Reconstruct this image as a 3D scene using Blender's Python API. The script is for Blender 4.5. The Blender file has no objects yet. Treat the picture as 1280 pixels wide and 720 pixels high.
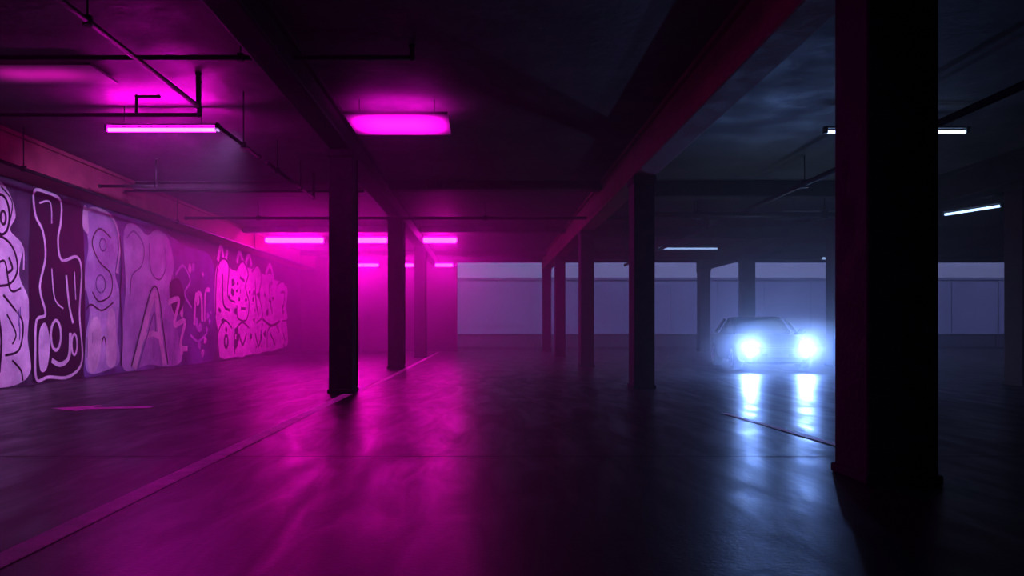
import bpy, bmesh, math, random
from mathutils import Vector, Matrix
random.seed(4)
scene = bpy.context.scene
scene.view_settings.view_transform = 'Standard'
scene.view_settings.look = 'None'
scene.view_settings.gamma = 0.86
scene.view_settings.exposure = 0.12

# ------------------------------------------------------------ materials
def new_mat(name):
    m = bpy.data.materials.new(name); m.use_nodes = True
    nt = m.node_tree
    return m, nt, nt.nodes['Principled BSDF']

def rough_mat(name, c1, c2, scale=3.0, rough=(0.6, 0.9), bump=0.3, bscale=30, metal=0.0, stretch=(1,1,1), spec=0.5):
    m, nt, p = new_mat(name)
    N, L = nt.nodes, nt.links
    tc = N.new('ShaderNodeTexCoord'); mp = N.new('ShaderNodeMapping')
    mp.inputs['Scale'].default_value = stretch
    L.new(tc.outputs['Object'], mp.inputs['Vector'])
    n1 = N.new('ShaderNodeTexNoise'); n1.inputs['Scale'].default_value = scale
    n1.inputs['Detail'].default_value = 8; n1.inputs['Roughness'].default_value = .65
    L.new(mp.outputs[0], n1.inputs['Vector'])
    r = N.new('ShaderNodeValToRGB')
    r.color_ramp.elements[0].position = .35; r.color_ramp.elements[1].position = .68
    r.color_ramp.elements[0].color = (*c1, 1); r.color_ramp.elements[1].color = (*c2, 1)
    L.new(n1.outputs['Fac'], r.inputs[0]); L.new(r.outputs[0], p.inputs['Base Color'])
    mr = N.new('ShaderNodeMapRange')
    mr.inputs['From Min'].default_value = .3; mr.inputs['From Max'].default_value = .7
    mr.inputs['To Min'].default_value = rough[0]; mr.inputs['To Max'].default_value = rough[1]
    L.new(n1.outputs['Fac'], mr.inputs['Value']); L.new(mr.outputs[0], p.inputs['Roughness'])
    n2 = N.new('ShaderNodeTexNoise'); n2.inputs['Scale'].default_value = bscale
    n2.inputs['Detail'].default_value = 6
    L.new(mp.outputs[0], n2.inputs['Vector'])
    b = N.new('ShaderNodeBump'); b.inputs['Strength'].default_value = bump; b.inputs['Distance'].default_value = .02
    L.new(n2.outputs['Fac'], b.inputs['Height']); L.new(b.outputs[0], p.inputs['Normal'])
    p.inputs['Metallic'].default_value = metal
    p.inputs['Specular IOR Level'].default_value = spec
    return m

def emit_mat(name, col, strength):
    m, nt, p = new_mat(name)
    p.inputs['Base Color'].default_value = (.02, .02, .02, 1)
    p.inputs['Emission Color'].default_value = (*col, 1)
    p.inputs['Emission Strength'].default_value = strength
    return m

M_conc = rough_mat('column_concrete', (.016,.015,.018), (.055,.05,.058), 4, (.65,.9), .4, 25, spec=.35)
M_beam = rough_mat('beam_pink_light', (.22,.055,.09), (.36,.09,.14), 2.5, (.6,.85), .3, 20, spec=.25)  # reddened base colour carries the pink tube light on the beams
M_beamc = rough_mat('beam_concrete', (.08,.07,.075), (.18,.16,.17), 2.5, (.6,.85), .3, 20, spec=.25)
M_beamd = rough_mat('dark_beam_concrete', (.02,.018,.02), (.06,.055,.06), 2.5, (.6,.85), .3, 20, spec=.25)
M_ceil = rough_mat('ceiling_concrete', (.06,.052,.06), (.18,.16,.175), 1.2, (.5,.8), .4, 9, spec=.35)
M_wall = rough_mat('wall_paint', (.05,.035,.07), (.14,.11,.17), 1.3, (.55,.85), .3, 14)
M_wall2 = rough_mat('plain_concrete', (.07,.07,.08), (.16,.15,.17), 1.3, (.6,.9), .3, 14)
M_facade = rough_mat('facade_render', (.36,.36,.42), (.48,.48,.55), .35, (.7,.9), .1, 5)
M_facade2 = rough_mat('facade_panel', (.3,.3,.36), (.4,.4,.46), .6, (.7,.9), .1, 5)
M_pipe = rough_mat('pipe_metal', (.02,.02,.02), (.05,.05,.05), 8, (.4,.6), .1, 40, .5)
M_line = rough_mat('road_paint', (.6,.6,.6), (1,1,1), 5, (.4,.55), .1, 40, spec=.6)
M_white = rough_mat('spray_white', (.55,.52,.6), (.9,.87,.92), 2.2, (.5,.7), .1, 20)
M_black = rough_mat('spray_black', (.012,.01,.015), (.03,.02,.04), 4, (.5,.7), .1, 20)
M_lav = rough_mat('spray_lavender', (.3,.28,.5), (.75,.72,.92), 1.1, (.5,.7), .1, 20)
M_violet = rough_mat('violet_spray_and_light', (.05,.035,.12), (.24,.2,.5), .8, (.5,.7), .1, 20)  # graffiti violet, also used for the bluish light painted behind the pieces
M_house = rough_mat('housing_metal', (.1,.1,.1), (.2,.2,.2), 5, (.4,.6), .05, 40)
M_mag = emit_mat('magenta_tube', (1, .003, .8), 170)
M_mag2 = emit_mat('magenta_tube_far', (1, .004, .7), 120)
M_blue = emit_mat('cool_tube', (.42, .62, 1), 2.6)
M_bluedim = emit_mat('cool_tube_dim', (.4, .58, 1), 1.2)

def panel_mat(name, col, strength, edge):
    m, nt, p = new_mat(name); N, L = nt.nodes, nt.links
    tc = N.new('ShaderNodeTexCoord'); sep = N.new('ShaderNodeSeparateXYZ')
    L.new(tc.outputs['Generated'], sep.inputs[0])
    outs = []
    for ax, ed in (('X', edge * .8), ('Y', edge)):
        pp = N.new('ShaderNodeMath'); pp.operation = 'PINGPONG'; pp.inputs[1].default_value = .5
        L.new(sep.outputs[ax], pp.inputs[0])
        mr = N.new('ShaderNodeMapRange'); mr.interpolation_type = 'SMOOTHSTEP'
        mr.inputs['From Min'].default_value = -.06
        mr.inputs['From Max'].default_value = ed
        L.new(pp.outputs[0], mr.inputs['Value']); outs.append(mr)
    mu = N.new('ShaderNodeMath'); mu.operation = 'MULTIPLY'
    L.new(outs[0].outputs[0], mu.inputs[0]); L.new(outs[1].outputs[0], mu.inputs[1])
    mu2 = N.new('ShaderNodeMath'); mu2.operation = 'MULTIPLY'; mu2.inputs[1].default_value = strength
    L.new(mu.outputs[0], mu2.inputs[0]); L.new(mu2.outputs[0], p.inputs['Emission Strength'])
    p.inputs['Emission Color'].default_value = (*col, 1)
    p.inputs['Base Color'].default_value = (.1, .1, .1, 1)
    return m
M_panel = panel_mat('magenta_ceiling_glow', (1, .006, .8), 7.5, .45)  # emission fading at the edges imitates tube glow on the ceiling
M_panel2 = panel_mat('magenta_ceiling_glow_dim', (1, .01, .65), .45, .48)

def floor_mat():
    m, nt, p = new_mat('wet_asphalt'); N, L = nt.nodes, nt.links
    tc = N.new('ShaderNodeTexCoord')
    def noise(scale, st, detail=8, rot=0, dist=0):
        mp = N.new('ShaderNodeMapping'); mp.inputs['Scale'].default_value = st
        mp.inputs['Rotation'].default_value = (0, 0, rot)
        L.new(tc.outputs['Object'], mp.inputs['Vector'])
        n = N.new('ShaderNodeTexNoise'); n.inputs['Scale'].default_value = scale
        n.inputs['Detail'].default_value = detail; n.inputs['Distortion'].default_value = dist
        n.inputs['Roughness'].default_value = .6
        L.new(mp.outputs[0], n.inputs['Vector']); return n
    a = noise(.7, (1, .6, 1))
    s = noise(1.3, (2.4, .6, 1), 10, .45, .8)
    f = noise(34, (1, 1, 1), 6)
    r = N.new('ShaderNodeValToRGB')
    r.color_ramp.elements[0].position = .3; r.color_ramp.elements[1].position = .75
    r.color_ramp.elements[0].color = (.009, .008, .012, 1); r.color_ramp.elements[1].color = (.04, .036, .047, 1)
    L.new(a.outputs['Fac'], r.inputs[0]); L.new(r.outputs[0], p.inputs['Base Color'])
    mr = N.new('ShaderNodeMapRange')
    mr.inputs['From Min'].default_value = .35; mr.inputs['From Max'].default_value = .62
    mr.inputs['To Min'].default_value = .29; mr.inputs['To Max'].default_value = .44
    L.new(s.outputs['Fac'], mr.inputs['Value']); L.new(mr.outputs[0], p.inputs['Roughness'])
    w = noise(2.4, (1.2, .6, 1), 4, -.5, .9)
    b1 = N.new('ShaderNodeBump'); b1.inputs['Strength'].default_value = .09; b1.inputs['Distance'].default_value = .03
    L.new(w.outputs['Fac'], b1.inputs['Height'])
    b2 = N.new('ShaderNodeBump'); b2.inputs['Strength'].default_value = .3; b2.inputs['Distance'].default_value = .006
    L.new(f.outputs['Fac'], b2.inputs['Height']); L.new(b1.outputs[0], b2.inputs['Normal'])
    L.new(b2.outputs[0], p.inputs['Normal'])
    p.inputs['Specular IOR Level'].default_value = .5
    return m
M_floor = floor_mat()

# ------------------------------------------------------------ mesh builder
class MB:
    def __init__(s, *mats): s.bm = bmesh.new(); s.mats = mats
    def box(s, x0, x1, y0, y1, z0, z1, mat=0, bevel=0):
        r = bmesh.ops.create_cube(s.bm, size=1)
        vs = r['verts']
        for v in vs:
            v.co = Vector((x0 + (v.co.x + .5) * (x1 - x0), y0 + (v.co.y + .5) * (y1 - y0), z0 + (v.co.z + .5) * (z1 - z0)))
        fs = {f for v in vs for f in v.link_faces}
        for f in fs: f.material_index = mat
        if bevel:
            es = {e for v in vs for e in v.link_edges}
            bmesh.ops.bevel(s.bm, geom=list(es), offset=bevel, segments=2, affect='EDGES', profile=.5)
    def cyl(s, p0, p1, r, mat=0, seg=12, r2=None):
        p0, p1 = Vector(p0), Vector(p1); d = p1 - p0
        q = d.to_track_quat('Z', 'Y').to_matrix().to_4x4()
        mtx = Matrix.Translation((p0 + p1) / 2) @ q
        res = bmesh.ops.create_cone(s.bm, cap_ends=True, segments=seg, radius1=r, radius2=r if r2 is None else r2, depth=d.length, matrix=mtx)
        for f in {f for v in res['verts'] for f in v.link_faces}:
            f.material_index = mat
            if len(f.verts) == 4: f.smooth = True
    def ball(s, c, rad, mat=0, seg=12):
        mtx = Matrix.Translation(c) @ Matrix.Diagonal((*(rad if hasattr(rad, '__len__') else (rad,) * 3), 1))
        res = bmesh.ops.create_uvsphere(s.bm, u_segments=seg, v_segments=seg // 2 + 2, radius=1, matrix=mtx)
        for f in {f for v in res['verts'] for f in v.link_faces}: f.material_index = mat; f.smooth = True
    def obj(s, name, parent=None):
        me = bpy.data.meshes.new(name); s.bm.to_mesh(me); s.bm.free()
        for m in s.mats: me.materials.append(m)
        o = bpy.data.objects.new(name, me); scene.collection.objects.link(o)
        if parent: o.parent = parent
        return o

# ------------------------------------------------------------ shell
XL, XR, YB, YE, HC = -8.75, 33.0, -5.0, 34.2, 4.45
YF = 42.0
b = MB(M_floor); b.box(XL - .3, XR + .3, YB - .3, YF + .3, -.3, 0); b.obj('floor')
b = MB(M_ceil); b.box(XL - .3, XR + .3, YB - .3, YE, HC, HC + .35); b.obj('ceiling')
b = MB(M_wall); b.box(XL - .3, XL, YB - .3, YF + .3, 0, HC + .35); b.obj('wall_left')
b = MB(M_wall2); b.box(XR, XR + .3, YB - .3, YF + .3, 0, HC); b.obj('wall_right')
b = MB(M_wall2); b.box(XL, XR, YB - .3, YB, 0, HC); b.obj('wall_rear')
b = MB(M_wall2); b.box(XL, -1.35, YE - .1, YE + .2, 0, HC); b.obj('wall_back')
b = MB(M_wall2)
b.box(XL, XR, YF - .15, YF + .1, 0, .68); b.box(XL, XR, YF - .2, YF + .15, .68, .76, 0, .02)
for i in range(10):
    b.box(-1 + i * 3.4, -.75 + i * 3.4, YF - .25, YF - .15, 0, .68)
b.obj('parapet_wall')

b = MB(M_facade, M_facade2)
b.box(-12, 75, 60, 66, 0, 5.1)
for i in range(22): b.box(-11.9 + i * 3.9, -11.82 + i * 3.9, 59.92, 60, 0, 5.1, 1)
b.box(-12, 75, 59.85, 60, 5.1, 5.3, 1)
for i in range(6): b.box(-1.9 + i * .9, -1.4 + i * .9, 59.95, 60.02, 1.15, 1.4, 1)
b.obj('neighbouring_building')
b = MB(rough_mat('ground_asphalt', (.02,.02,.025), (.05,.05,.06)))
b.box(-60, 90, YF + .3, 110, -.35, -.02); b.obj('ground')

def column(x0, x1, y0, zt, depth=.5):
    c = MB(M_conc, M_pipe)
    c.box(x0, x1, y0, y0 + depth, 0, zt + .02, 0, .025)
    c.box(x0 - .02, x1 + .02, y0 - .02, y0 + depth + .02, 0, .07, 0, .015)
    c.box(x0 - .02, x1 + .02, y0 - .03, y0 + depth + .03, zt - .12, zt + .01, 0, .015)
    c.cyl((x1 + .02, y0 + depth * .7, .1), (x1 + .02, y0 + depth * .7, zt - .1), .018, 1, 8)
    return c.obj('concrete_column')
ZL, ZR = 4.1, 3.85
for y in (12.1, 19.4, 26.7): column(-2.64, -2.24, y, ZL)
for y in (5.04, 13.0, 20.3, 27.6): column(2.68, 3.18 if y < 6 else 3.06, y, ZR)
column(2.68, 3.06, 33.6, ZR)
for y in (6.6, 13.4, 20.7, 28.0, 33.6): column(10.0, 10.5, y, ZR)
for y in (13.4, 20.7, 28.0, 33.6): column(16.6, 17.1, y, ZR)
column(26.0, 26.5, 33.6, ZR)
def beam(x0, x1, y0, y1, z0, name='ceiling_beam', mat=None):
    c = MB(mat or M_beamc)
    c.box(x0, x1, y0, y1, z0, HC + .01, 0, .03)
    c.box(x0 - .06, x1 + .06, y0, y1, HC - .07, HC + .005)
    return c.obj(name)
beam(-2.62, -2.26, YB, YE, ZL, mat=M_beamd)
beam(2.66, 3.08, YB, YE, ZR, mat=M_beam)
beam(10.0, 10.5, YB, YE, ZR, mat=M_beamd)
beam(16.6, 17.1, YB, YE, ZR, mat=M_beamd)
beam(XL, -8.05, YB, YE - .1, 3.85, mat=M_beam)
for y in (16.4, 23.8, 31.2):
    beam(XL + .7, -2.66, y, y + .35, 4.26); beam(-2.2, 2.66, y, y + .35, 4.26)
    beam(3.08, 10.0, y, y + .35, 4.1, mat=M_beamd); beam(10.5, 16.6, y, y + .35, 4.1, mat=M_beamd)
beam(-1.35, XR, YE - .35, YE, 4.2, 'ceiling_beam')

def pipe(pts, r=.03, hang=(), name='ceiling_pipe'):
    c = MB(M_pipe)
    for p, q in zip(pts[:-1], pts[1:]): c.cyl(p, q, r)
    for p in pts: c.ball(p, r * 1.35)
    for h in hang:
        h = Vector(h); c.cyl(h, (h.x, h.y, HC), .01, 0, 6); c.cyl(h - Vector((0, 0, r * 1.5)), h + Vector((0, 0, r * 1.5)), r * 1.5)
    return c.obj(name)
pipe([(-8.0, 8.52, 4.3), (-.87, 8.52, 4.3), (-.87, 8.52, 4.44)], .03, [(-6, 8.52, 4.3), (-2.9, 8.52, 4.3)])
pipe([(-3.76, 2, 4.0), (-3.76, 9.42, 4.0), (-3.76, 9.42, 4.43)], .03, [(-3.76, 6.8, 4.0), (-3.76, 4.5, 4.0)])
pipe([(-8.0, 9.8, 4.0), (-3.9, 9.8, 4.0), (-3.9, 9.8, 4.44)], .028, [(-6.8, 9.8, 4.0)])
pipe([(-4.75, 9.8, 4.04), (-4.75, 9.8, 4.25), (-4.45, 9.8, 4.25)], .02)
pipe([(-3.43, 9.2, 3.69), (-3.43, 10.9, 3.69)], .025, [(-3.43, 10.2, 3.69)])
pipe([(-3.7, 12.2, 3.9), (-3.7, 15.5, 3.9), (-3.7, 15.5, 4.43)], .03, [(-3.7, 12.8, 3.9), (-3.7, 14.4, 3.9)])
pipe([(-7.6, 14.2, 3.9), (-6.5, 14.2, 3.9), (-6.5, 14.2, 4.44)], .03)
pipe([(-7.9, 19.0, 4.0), (9.9, 19.0, 4.0)], .04, [(-6, 19, 4.0), (0, 19, 4.0), (5.5, 19, 4.0)])
pipe([(-7.9, 15.8, 4.1), (-2.7, 15.8, 4.1)], .025)
pipe([(3.6, 17.0, 3.78), (9.6, 17.0, 3.78)], .06, [(5, 17, 3.78), (8, 17, 3.78)], 'ventilation_pipe')
pipe([(6.2, 5, 3.9), (6.2, 32, 3.9)], .05, [(6.2, y, 3.9) for y in (8, 14, 20, 26)])
pipe([(-7.7, 2, 3.75), (-7.7, 33, 3.75)], .03, [(-7.7, y, 3.75) for y in (6, 12, 18, 24, 30)])

def tube(x0, x1, y, z, mat, r=.028, name='fluorescent_light', twin=False):
    c = MB(M_house, mat)
    c.box(x0 - .04, x1 + .04, y - .025, y + .025, z + r + .03, z + r + .06, 0, .008)
    for yy in ((y - .1, y + .1) if twin else (y,)):
        c.cyl((x0, yy, z), (x1, yy, z), r, 1, 14)
    for x in (x0, x1): c.box(x - .04, x + .01, y - (.14 if twin else .04), y + (.14 if twin else .04), z - r, z + r + .05, 0, .005)
    for x in (x0 + .25, x1 - .25): c.cyl((x, y, z + r + .03), (x, y, HC), .008, 0, 6)
    return c.obj(name)
tube(-5.72, -4.05, 10.9, 4.1, M_mag)
for x0, x1 in ((-7.6, -5.6), (-5.0, -3.4), (-2.15, -1.0)):
    tube(x0, x1, 25.0, 4.14, M_mag2, .075, twin=True)
for x0, x1 in ((-6.6, -4.9), (-4.4, -3.3), (-2.3, -1.5)):
    tube(x0, x1, 33.0, 3.98, M_mag2, .07)
tube(5.3, 7.5, 11.2, 4.15, M_blue, .025)
tube(6.3, 8.5, 26.3, 4.0, M_bluedim, .035)
t = tube(-.7, .7, 0, 3.88, M_blue, .03); t.location = (11.5, 17.0, 0); t.rotation_euler = (0, 0, math.radians(-70))
tube(7.7, 9.2, 18.6, 4.05, M_bluedim, .03)
tube(14.0, 16.0, 30.0, 4.0, M_bluedim, .05)
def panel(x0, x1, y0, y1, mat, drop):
    e = bpy.data.objects.new('ceiling_glow_panel', None); scene.collection.objects.link(e)  # added glowing slab on rods, standing in for lit ceiling
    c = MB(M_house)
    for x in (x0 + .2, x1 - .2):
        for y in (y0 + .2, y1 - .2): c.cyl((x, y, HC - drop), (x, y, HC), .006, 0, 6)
    c.obj('glow_slab_rods', e)
    c = MB(mat); c.box(x0, x1, y0, y1, HC - drop - .03, HC - drop); c.obj('glow_slab', e)
panel(-2.05, -.55, 10.35, 11.5, M_panel, .24)  # bright ceiling glow beside the left beam, as an emissive slab
panel(-6.6, -4.95, 9.0, 9.7, M_panel2, .03)  # dim lit band of ceiling, as an emissive slab

# ------------------------------------------------------------ floor markings
def flat(name, polys, mat, z=.004):
    bm = bmesh.new()
    for P in polys: bm.faces.new([bm.verts.new((x, y, z)) for x, y in P])
    for f in bm.faces:
        f.normal_update()
        if f.normal.z < 0: f.normal_flip()
    me = bpy.data.meshes.new(name); bm.to_mesh(me); bm.free(); me.materials.append(mat)
    o = bpy.data.objects.new(name, me); scene.collection.objects.link(o); return o
flat('lane_line', [[(-2.37, YB + .2), (-2.21, YB + .2), (-2.21, 12.0), (-2.37, 12.0)], [(-2.2, 12.7), (-2.08, 12.7), (-2.08, 33), (-2.2, 33)]], M_line)
flat('parking_line', [[(3.03, 9.3), (3.12, 9.3), (3.38, 6.4), (3.28, 6.4)]], M_line)
flat('direction_arrow', [[(-5.95, 9.85), (-5.45, 10.25), (-5.45, 9.98), (-4.65, 10.1), (-4.6, 9.85), (-5.4, 9.72), (-5.4, 9.5)]], M_line)
flat('expansion_joint', [[(-8.7, 6.15), (23, 6.15), (23, 6.17), (-8.7, 6.17)], [(-8.7, 16), (23, 16), (23, 16.03), (-8.7, 16.03)]], M_black, .002)

# ------------------------------------------------------------ graffiti on left wall
def smooth(pts, closed, n=6):
    out = []; N = len(pts)
    rng = range(N if closed else N - 1)
    for i in rng:
        g = lambda k: Vector(pts[k % N]) if closed else Vector(pts[max(0, min(N - 1, k))])
        p0, p1, p2, p3 = g(i - 1), g(i), g(i + 1), g(i + 2)
        for j in range(n):
            t = j / n
            out.append(.5 * ((2 * p1) + (-p0 + p2) * t + (2 * p0 - 5 * p1 + 4 * p2 - p3) * t * t + (-p0 + 3 * p1 - 3 * p2 + p3) * t ** 3))
    if not closed: out.append(Vector(pts[-1]))
    return out
class Mural:
    def __init__(s): s.bm = bmesh.new(); s.k = 0
    def pt(s, p, off): return s.bm.verts.new((XL + off, p[0], min(max(p[1], .02), 3.84)))
    def fill(s, pts, mat, layer=1, n=6):
        s.k += 1; off = .004 * layer + .00003 * s.k
        P = smooth(pts, True, n)
        vs = [s.pt(p, off) for p in P]
        es = [s.bm.edges.new((vs[i], vs[(i + 1) % len(vs)])) for i in range(len(vs))]
        r = bmesh.ops.triangle_fill(s.bm, edges=es, use_beauty=True)
        for f in r['geom']:
            if isinstance(f, bmesh.types.BMFace): f.material_index = mat
    def stroke(s, pts, w, mat, layer=2, closed=False, n=6):
        s.k += 1; off = .004 * layer + .00003 * s.k
        P = smooth(pts, closed, n); N = len(P); L = []; R = []
        for i, p in enumerate(P):
            a = P[(i - 1) % N] if closed or i else p
            c = P[(i + 1) % N] if closed or i < N - 1 else p
            t = (c - a)
            t = t.normalized() if t.length > 1e-6 else Vector((1, 0))
            nn = Vector((-t.y, t.x)) * w / 2
            L.append(s.pt(p + nn, off)); R.append(s.pt(p - nn, off))
        for i in range(N if closed else N - 1):
            j = (i + 1) % N
            try:
                f = s.bm.faces.new((L[i], L[j], R[j], R[i])); f.material_index = mat
            except ValueError: pass
    def ring(s, c, rx, rz, w, mat, layer=2):
        s.stroke([(c[0] + rx * math.cos(a * math.pi / 4), c[1] + rz * math.sin(a * math.pi / 4)) for a in range(8)], w, mat, layer, True)
    def obj(s, name):
        me = bpy.data.meshes.new(name)
        for f in s.bm.faces:
            f.normal_update()
            if f.normal.x < 0: f.normal_flip()
        s.bm.to_mesh(me); s.bm.free()
        for m in (M_white, M_black, M_lav, M_violet): me.materials.append(m)
        o = bpy.data.objects.new(name, me); scene.collection.objects.link(o); return o
W, K, V, P_ = 0, 1, 2, 3
g = Mural()
# violet backing: bluish light on the wall put into the colour
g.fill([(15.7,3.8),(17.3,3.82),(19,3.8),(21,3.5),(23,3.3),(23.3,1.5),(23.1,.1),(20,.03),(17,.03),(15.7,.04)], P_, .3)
# piece 1: bubble letter with face-like scroll
g.fill([(11.3,3.3),(12,3.7),(12.8,3.78),(13.2,3.6),(13.4,3.2),(13.25,2.9),(13.6,2.65),(13.5,2.1),(13.8,1.6),(13.75,.9),(13.85,.3),(13.4,.04),(12.2,.04),(11.5,.4)], W)
g.ring((13.0,3.15), .22, .36, .05, K); g.ring((13.05,3.1), .07, .12, .05, K)
g.stroke([(12.4,2.5),(12.9,2.75),(13.3,2.6),(13.45,2.2),(13.2,1.9),(12.6,1.85)], .045, K)
g.stroke([(13.05,1.7),(13.3,1.5),(13.6,1.2),(13.5,.7),(13.1,.6)], .045, K)
g.stroke([(12.9,1.4),(13.0,.9),(12.95,.3)], .05, K)
g.stroke([(13.2,2.4),(13.3,2.2),(13.15,2.1)], .05, K)
g.stroke([(12.9,2.25),(13.1,2.3),(13.25,1.8),(13.55,1.85)], .04, K)
g.stroke([(13.3,.5),(13.55,.3),(13.6,.1)], .04, K)
g.stroke([(13.0,3.65),(13.3,3.4),(13.15,2.85)], .03, K); g.stroke([(13.15,1.35),(13.4,1.0),(13.3,.8)], .035, K)
g.stroke([(13.35,2.75),(13.6,2.6),(13.62,2.2)], .05, W, 3)
# piece 2: outlined letter on black
g.fill([(13.9,3.8),(14.9,3.8),(15.6,3.6),(15.65,.1),(14.8,.03),(13.9,.05)], K, 1)
g.stroke([(13.95,3.75),(14.35,3.8),(14.8,3.72),(14.82,3.3),(14.72,2.9),(14.85,2.5),(15.4,2.62),(15.58,2.3),(15.5,1.4),(15.6,.4),(15.1,.08),(14.4,.12),(14.02,.1),(13.98,.7),(14.02,1.25),(14.3,1.38),(14.12,1.9),(14.3,2.5),(14.22,3.0),(13.98,3.3)], .065, W, 2, True)
g.fill([(14.12,.3),(14.1,1.0),(14.3,1.2),(14.45,.8),(14.35,.3)], W, 2)
g.ring((14.65,.95), .17, .3, .07, W, 2); g.stroke([(14.5,.45),(14.8,.35),(15.1,.5),(15.15,1.0)], .1, W, 3)
g.stroke([(15.0,2.2),(15.1,1.6),(15.25,1.2)], .07, W, 3)
g.stroke([(14.1,3.55),(14.45,3.62),(14.5,3.2)], .04, W, 3)
g.ring((15.3,.75), .1, .22, .06, W, 3)
g.stroke([(14.5,2.3),(14.6,1.7),(14.9,1.5)], .04, W, 3); g.stroke([(15.3,2.3),(15.35,1.7)], .04, W, 3)
g.fill([(15.62,3.3),(15.66,3.75),(15.8,3.7),(15.85,3.2)], W, 2)
# piece 3
g.fill([(15.7,3.65),(16.2,3.75),(16.9,3.6),(17.15,3.1),(17.0,2.4),(17.2,1.9),(17.1,.9),(17.2,.3),(16.6,.12),(15.8,.15),(15.75,.9),(15.9,1.5),(15.7,2.2),(15.85,2.9)], V)
g.stroke([(16.8,3.2),(16.3,3.35),(16.0,3.0),(16.3,2.6),(16.8,2.35),(16.8,1.9),(16.3,1.7),(16.0,1.9)], .04, K)
g.stroke([(16.0,1.3),(16.2,.5),(16.5,.9),(16.7,.4),(16.9,1.2)], .05, K)
g.ring((16.35,2.1), .2, .2, .035, P_); g.ring((16.45,3.0), .14, .14, .035, P_)
g.stroke([(15.7,3.65),(16.2,3.78),(16.9,3.65),(17.2,3.1),(17.05,2.4)], .08, W, 3)
g.fill([(15.85,.2),(15.85,1.1),(16.2,1.35),(16.4,.9),(16.2,.2)], W, 2)
g.fill([(16.6,.3),(16.65,1.4),(16.95,1.5),(17.05,.8),(17.0,.25)], W, 2)
g.stroke([(15.75,1.5),(15.95,1.62),(16.4,1.5),(16.9,1.7)], .04, K, 3)
g.stroke([(17.2,3.3),(17.3,2.6),(17.22,1.9),(17.32,1.0),(17.25,.2)], .06, K, 3)
# piece 4
g.fill([(17.4,3.4),(17.9,3.7),(18.6,3.5),(19.1,3.7),(19.8,3.6),(20.2,2.9),(20.0,2.3),(20.3,1.6),(20.5,.9),(20.7,.15),(19.6,.05),(18.7,.15),(17.4,.1),(17.35,1.2),(17.5,2.1)], V)
g.stroke([(17.55,3.3),(17.9,3.5),(18.4,3.2),(18.3,2.7),(17.8,2.4),(17.7,1.9)], .04, P_, 3)
g.stroke([(18.7,3.3),(18.8,2.6),(19.3,2.4),(19.7,2.8),(19.6,3.3)], .04, P_, 3)
g.stroke([(17.9,.1),(18.4,1.0),(18.9,1.9),(19.1,1.9),(19.3,1.0),(19.6,.1)], .22, W, 3)
g.stroke([(18.3,.85),(18.9,.95),(19.5,.8)], .16, W, 3)
g.stroke([(18.1,.1),(18.65,1.0),(18.98,1.5),(19.05,1.0)], .05, P_, 4)
g.stroke([(17.75,.15),(18.25,1.1),(18.8,2.08),(19.2,2.08),(19.5,1.1),(19.8,.1)], .05, K, 4)
g.fill([(19.9,2.3),(20.5,2.5),(20.9,2.0),(20.5,1.5),(20.1,1.6)], K, 3)
g.stroke([(19.8,1.8),(20.5,1.9),(20.2,1.2),(20.9,1.3),(20.6,.6),(21.1,.5)], .16, W, 4)
g.stroke([(20.3,2.6),(20.8,2.9),(21.3,2.5),(20.9,2.1),(21.4,1.7)], .08, V, 3)
g.stroke([(21.6,1.2),(21.7,2.0),(22.1,2.1),(22.2,1.3)], .16, W, 3)
g.stroke([(22.4,1.3),(22.45,2.2),(22.8,2.3)], .14, W, 3)
g.stroke([(21.3,.9),(21.9,.7),(22.6,.95)], .08, V, 3)
# drips and ragged paint edges
for i in range(60):
    y = random.uniform(11.8, 20.6)
    if 13.85 < y < 15.7: continue
    z = random.uniform(.3, 3.2); l = random.uniform(.1, .45)
    g.stroke([(y, z), (y + .01, z - l * .5), (y, z - l)], random.uniform(.015, .03), random.choice((W, P_, V)), 2, False, 2)
for i in range(46):
    y = random.uniform(20.2, 23.1); z = random.uniform(.2, 3.0); r = random.uniform(.04, .16)
    g.fill([(y + r * math.cos(k * 1.05) * random.uniform(.6, 1.3), z + r * math.sin(k * 1.05) * random.uniform(.6, 1.5)) for k in range(6)], random.choice((V, P_, P_, W)), 2, 2)
# far piece : dense mass of letters
g.fill([(23.3,1.5),(23.3,2.9),(23.9,3.3),(25,3.1),(26,3.3),(27.5,3.3),(29,3.15),(31,3.0),(31.7,2.6),(31.6,1.5),(31.8,.8),(31.5,.3),(28,.15),(25.5,.1),(23.8,.15),(23.6,.9)], W, .8)
L5 = [[(23.3,1.5),(23.4,2.9),(23.9,3.4),(24.5,3.2),(24.4,2.2),(25.1,2.0),(25.2,1.45),(24.2,1.3)],
 [(25.2,3.1),(25.9,3.5),(26.5,3.1),(26.2,2.6),(26.6,2.0),(26.3,1.4),(25.4,1.45),(25.3,1.9),(25.6,2.3),(25.1,2.7)],
 [(26.9,3.2),(27.6,3.5),(28.1,3.1),(27.8,2.4),(28.2,1.6),(27.5,1.3),(26.9,1.5),(27.0,2.3)],
 [(28.4,3.0),(29.2,3.3),(29.9,3.0),(29.7,2.4),(30.0,1.6),(29.2,1.35),(28.5,1.5),(28.8,2.3)],
 [(30.2,2.9),(31.0,3.1),(31.8,2.8),(31.6,2.0),(31.8,1.5),(30.9,1.4),(30.3,1.6),(30.5,2.3)],
 [(23.6,.2),(23.5,.9),(24.1,1.35),(24.8,1.1),(25.0,.5),(24.5,.08)],
 [(25.1,.2),(25.1,.9),(25.8,1.3),(26.6,1.1),(26.7,.4),(26.0,.06)],
 [(26.9,.3),(26.9,1.0),(27.9,1.25),(28.6,.9),(28.5,.3),(27.6,.1)],
 [(28.8,.3),(28.9,1.0),(29.9,1.25),(30.5,.9),(30.4,.35),(29.5,.15)]]
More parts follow.
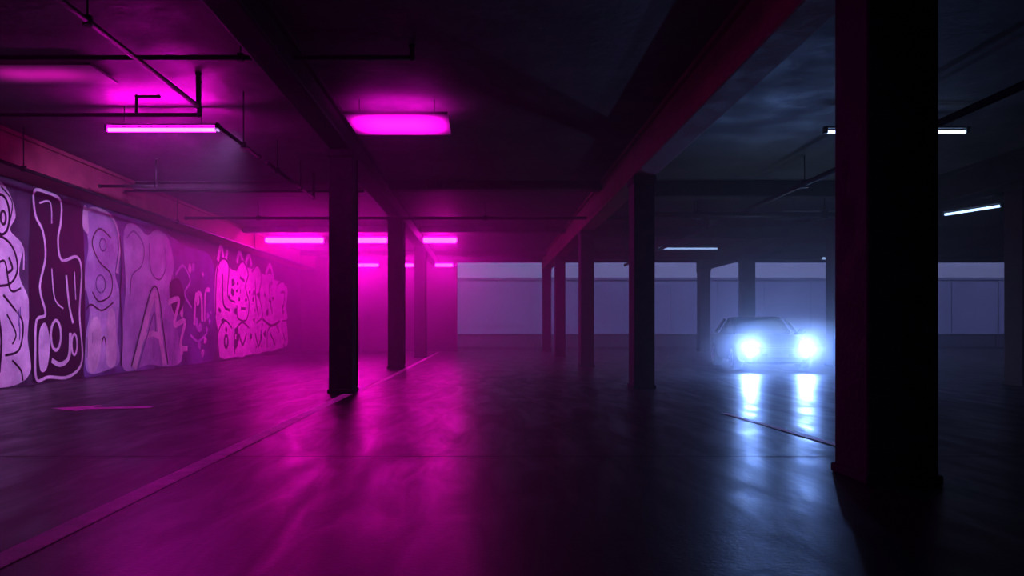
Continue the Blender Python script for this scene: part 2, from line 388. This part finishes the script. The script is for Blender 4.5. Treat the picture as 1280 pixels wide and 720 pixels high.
for i, P in enumerate(L5):
    g.fill(P, W)
    if i not in (3, 7): g.stroke(P[:-2], .07, K, 2, False)
for P in ([(23.5,3.3),(23.8,3.8),(24.1,3.3),(24.4,3.75)], [(25.3,3.4),(25.6,3.8),(26.1,3.4),(26.6,3.8),(26.9,3.4)], [(28.6,3.2),(29.2,3.65),(29.7,3.1)]):
    g.stroke(P, .2, W, 1)
g.ring((24.25,.65), .16, .2, .12, K)
for P in ([(23.9,2.9),(24.0,1.9),(24.6,1.7)], [(25.6,2.9),(26.1,2.8)], [(25.7,1.8),(26.2,1.8)], [(27.3,2.9),(27.4,2.1),(27.7,1.6)],
          [(29.1,2.9),(29.2,2.2),(29.5,1.7)], [(30.7,2.6),(31.3,2.6),(31.0,1.8)], [(31.1,.9),(31.4,.5)], [(25.5,.9),(25.9,.5),(26.3,.9)], [(29.2,.9),(29.9,.4)], [(28.2,1.45),(29.4,1.2),(30.6,1.4)], [(27.3,.9),(27.7,.4),(28.1,.8)]):
    g.stroke(P, .1, K)
for i in range(40):
    y = random.uniform(23.5, 31.5); z = random.uniform(.3, 3.1); r = random.uniform(.04, .14)
    g.fill([(y + 1.4 * r * math.cos(k * 1.05) * random.uniform(.5, 1.4), z + r * math.sin(k * 1.05) * random.uniform(.5, 1.6)) for k in range(6)], K, 2, 2)
g.obj('graffiti_mural')

# ------------------------------------------------------------ car
M_paint = rough_mat('car_paint', (.003,.004,.005), (.006,.007,.009), 2, (.4,.55), 0, 10, 0, spec=.2)
M_glass = rough_mat('car_glass', (.004,.005,.006), (.006,.007,.008), 2, (.1,.15), 0, 10, spec=.25)
M_tire = rough_mat('tire_rubber', (.008,.008,.008), (.02,.02,.02), 10, (.7,.9), .2, 60)
M_rim = rough_mat('rim_alloy', (.2,.2,.22), (.3,.3,.32), 5, (.3,.4), 0, 10, .9)
M_lens = emit_mat('headlamp_glow', (.5, .76, 1), 190)
M_drl = emit_mat('marker_lamp', (.4, .6, 1), .2)
car = bpy.data.objects.new('car', None); scene.collection.objects.link(car)
def loft(name, rings, mat, close=True, sub=2, caps=True):
    bm = bmesh.new(); R = [[bm.verts.new(p) for p in r] for r in rings]; n = len(R[0])
    for a, c in zip(R[:-1], R[1:]):
        for i in range(n): bm.faces.new((a[i], a[(i + 1) % n], c[(i + 1) % n], c[i]))
    if caps: bm.faces.new(R[0]); bm.faces.new(R[-1])
    bmesh.ops.recalc_face_normals(bm, faces=bm.faces)
    for f in bm.faces: f.smooth = True
    me = bpy.data.meshes.new(name); bm.to_mesh(me); bm.free(); me.materials.append(mat)
    o = bpy.data.objects.new(name, me); scene.collection.objects.link(o); o.parent = car
    m = o.modifiers.new('s', 'SUBSURF'); m.levels = sub; m.render_levels = sub
    return o
st = [(-2.27,.6,.34,.60),(-2.2,.80,.22,.72),(-1.95,.88,.2,.80),(-1.45,.91,.19,.88),(-.85,.92,.19,.96),(0,.92,.19,.97),(1,.92,.19,.99),(1.75,.9,.22,1.01),(2.15,.84,.28,.98),(2.27,.7,.4,.85)]
rings = []
for y, w, zb, zt in st:
    half = [(0, zt + .03), (.5 * w, zt + .02), (.8 * w, zt - .02), (.96 * w, zt - .13), (w, zt - .3), (w, (zb + zt) / 2 - .08), (.97 * w, zb + .08), (.85 * w, zb), (0, zb)]
    rings.append([(x, y, z) for x, z in half] + [(-x, y, z) for x, z in half[-2:0:-1]])
loft('body', rings, M_paint)
def outline(y0, y1, w, z, e=.45):
    cy, ly = (y0 + y1) / 2, (y1 - y0) / 2; P = []
    for i in range(20):
        a = 2 * math.pi * i / 20; c, s_ = math.cos(a), math.sin(a)
        P.append((w * math.copysign(abs(c) ** e, c), cy + ly * math.copysign(abs(s_) ** e, s_), z))
    return P
loft('windows', [outline(-1.05,1.8,.84,.9), outline(-.98,1.72,.82,.98), outline(-.35,1.15,.70,1.33), outline(-.25,1.05,.66,1.38)], M_glass)
loft('roof', [outline(-.42,1.2,.72,1.33), outline(-.3,1.1,.68,1.39), outline(-.1,.9,.5,1.43)], M_paint)
c = MB(M_paint, M_pipe, M_lens, M_drl, M_rim, M_house)
for sx in (-1, 1):
    c.cyl((sx*.80,-1.0,.95),(sx*.66,-.38,1.35),.03,0); c.cyl((sx*.8,1.72,.98),(sx*.66,1.14,1.35),.04,0); c.cyl((sx*.835,.35,.93),(sx*.69,.4,1.35),.025,0)
    c.ball((sx*1.0,-.72,1.0),(.11,.07,.075),0); c.cyl((sx*.8,-.75,.95),(sx*.95,-.73,.97),.025,0)
    c.ball((sx*.67,-2.17,.64),(.2,.09,.11),5); c.ball((sx*.67,-2.2,.64),(.14,.085,.10),2)
    c.ball((sx*.42,-2.24,.62),(.05,.05,.05),3)
    c.ball((sx*.66,-2.24,.36),(.09,.05,.05),5)
    c.ball((sx*.7,2.22,.75),(.16,.07,.08),5)
    c.box(sx*.925-.01,sx*.925+.01,-.15,.02,.80,.83,5)
for i in range(5): c.box(-.4,.4,-2.31,-2.25,.46+i*.035,.475+i*.035,5)
c.box(-.42,.42,-2.30,-2.2,.44,.64,1,.02)
c.box(-.6,.6,-2.29,-2.15,.24,.36,1,.02)
c.box(-.26,.26,-2.33,-2.29,.36,.46,5,.005)
c.box(-.7,.7,-2.28,-2.1,.2,.23,1,.005)
c.obj('trim_and_lamps', car)
for sx in (-1, 1):
    for y in (-1.4, 1.38):
        c = MB(M_tire, M_rim)
        c.cyl((sx*.72,y,.33),(sx*.945,y,.33),.33,0,32)
        c.cyl((sx*.90,y,.33),(sx*.955,y,.33),.22,1,24); c.cyl((sx*.92,y,.33),(sx*.97,y,.33),.05,0,12)
        for k in range(5):
            a = k*2*math.pi/5; c.cyl((sx*.962,y,.33),(sx*.962,y+.2*math.cos(a),.33+.2*math.sin(a)),.02,1,6)
        c.obj('wheel', car)
def spot(name, loc, aim, power, col, size, radius=.05, blend=1.0, parent=None):
    l = bpy.data.lights.new(name, 'SPOT'); l.energy = power; l.color = col; l.spot_size = math.radians(size)
    l.spot_blend = blend; l.shadow_soft_size = radius
    o = bpy.data.objects.new(name, l); scene.collection.objects.link(o)
    o.location = loc; o.rotation_euler = (Vector(aim) - Vector(loc)).to_track_quat('-Z', 'Y').to_euler()
    if parent: o.parent = parent
    return o
for sx in (-1, 1):
    spot('headlamp_beam', (sx*.67,-2.36,.64), (sx*.67 - 1.2,-8,.1), 430, (.18,.34,1), 100, .06, 1, car)
car.location = (7.62, 20.25, 0); car.rotation_euler = (0, 0, math.radians(-8))

spot('wall_wash_lamp', (-3.6, 10.5, 3.9), (-8.75, 16.3, 1.25), 2000, (.66,.38,1), 72, .15)

l = bpy.data.lights.new('facade_fill_sun', 'SUN'); l.energy = 2.6; l.color = (.30,.36,1); l.angle = .05  # sun lamp added to brighten the neighbouring facade
o = bpy.data.objects.new('facade_fill_sun', l); scene.collection.objects.link(o)
o.rotation_euler = Vector((.1, .82, -.57)).to_track_quat('-Z', 'Y').to_euler()

# ------------------------------------------------------------ haze: thicker towards the far end
hz = bpy.data.objects.new('haze_air', None); scene.collection.objects.link(hz)
def vol_mat(d):
    m = bpy.data.materials.new('haze'); m.use_nodes = True; nt = m.node_tree
    for n in list(nt.nodes):
        if n.type != 'OUTPUT_MATERIAL': nt.nodes.remove(n)
    out = [n for n in nt.nodes if n.type == 'OUTPUT_MATERIAL'][0]
    vs = nt.nodes.new('ShaderNodeVolumeScatter'); vs.inputs['Density'].default_value = d
    vs.inputs['Color'].default_value = (.88, .91, 1, 1); vs.inputs['Anisotropy'].default_value = .5
    nt.links.new(vs.outputs[0], out.inputs['Volume'])
    return m
def haze(y0, y1, d):
    b = MB(vol_mat(d)); b.box(XL + .02, XR - .02, y0, y1, .008, HC - .01); b.obj('haze_layer', hz)
haze(YB + .05, 9.0, .003); haze(9.001, 14.0, .014); haze(14.001, YF - .3, .04)
b = MB(vol_mat(.12)); b.ball((7.25, 17.0, .6), (2.2, 1.15, .75), 0, 32); b.obj('headlight_bloom_mist', hz)  # extra mist added in front of the headlamps for their bloom

w = bpy.data.worlds.new('dusk_sky'); scene.world = w; w.use_nodes = True; nt = w.node_tree
bg = nt.nodes['Background']
tc = nt.nodes.new('ShaderNodeTexCoord'); sep = nt.nodes.new('ShaderNodeSeparateXYZ'); rp = nt.nodes.new('ShaderNodeValToRGB')
nt.links.new(tc.outputs['Generated'], sep.inputs[0]); nt.links.new(sep.outputs['Z'], rp.inputs[0])
rp.color_ramp.elements[0].color = (.36, .42, .98, 1); rp.color_ramp.elements[1].color = (.02, .025, .1, 1)
rp.color_ramp.elements[1].position = .35
nt.links.new(rp.outputs[0], bg.inputs['Color']); bg.inputs['Strength'].default_value = 1.0

cd = bpy.data.cameras.new('camera'); cam = bpy.data.objects.new('camera', cd); scene.collection.objects.link(cam)
cam.location = (0, 0, 1.1); cam.rotation_euler = (math.radians(90), 0, 0)
cd.sensor_width = 36; cd.lens = 36 * 900 / 1280
cd.shift_x = 33 / 1280; cd.shift_y = 50 / 1280
cd.clip_end = 300
scene.camera = cam
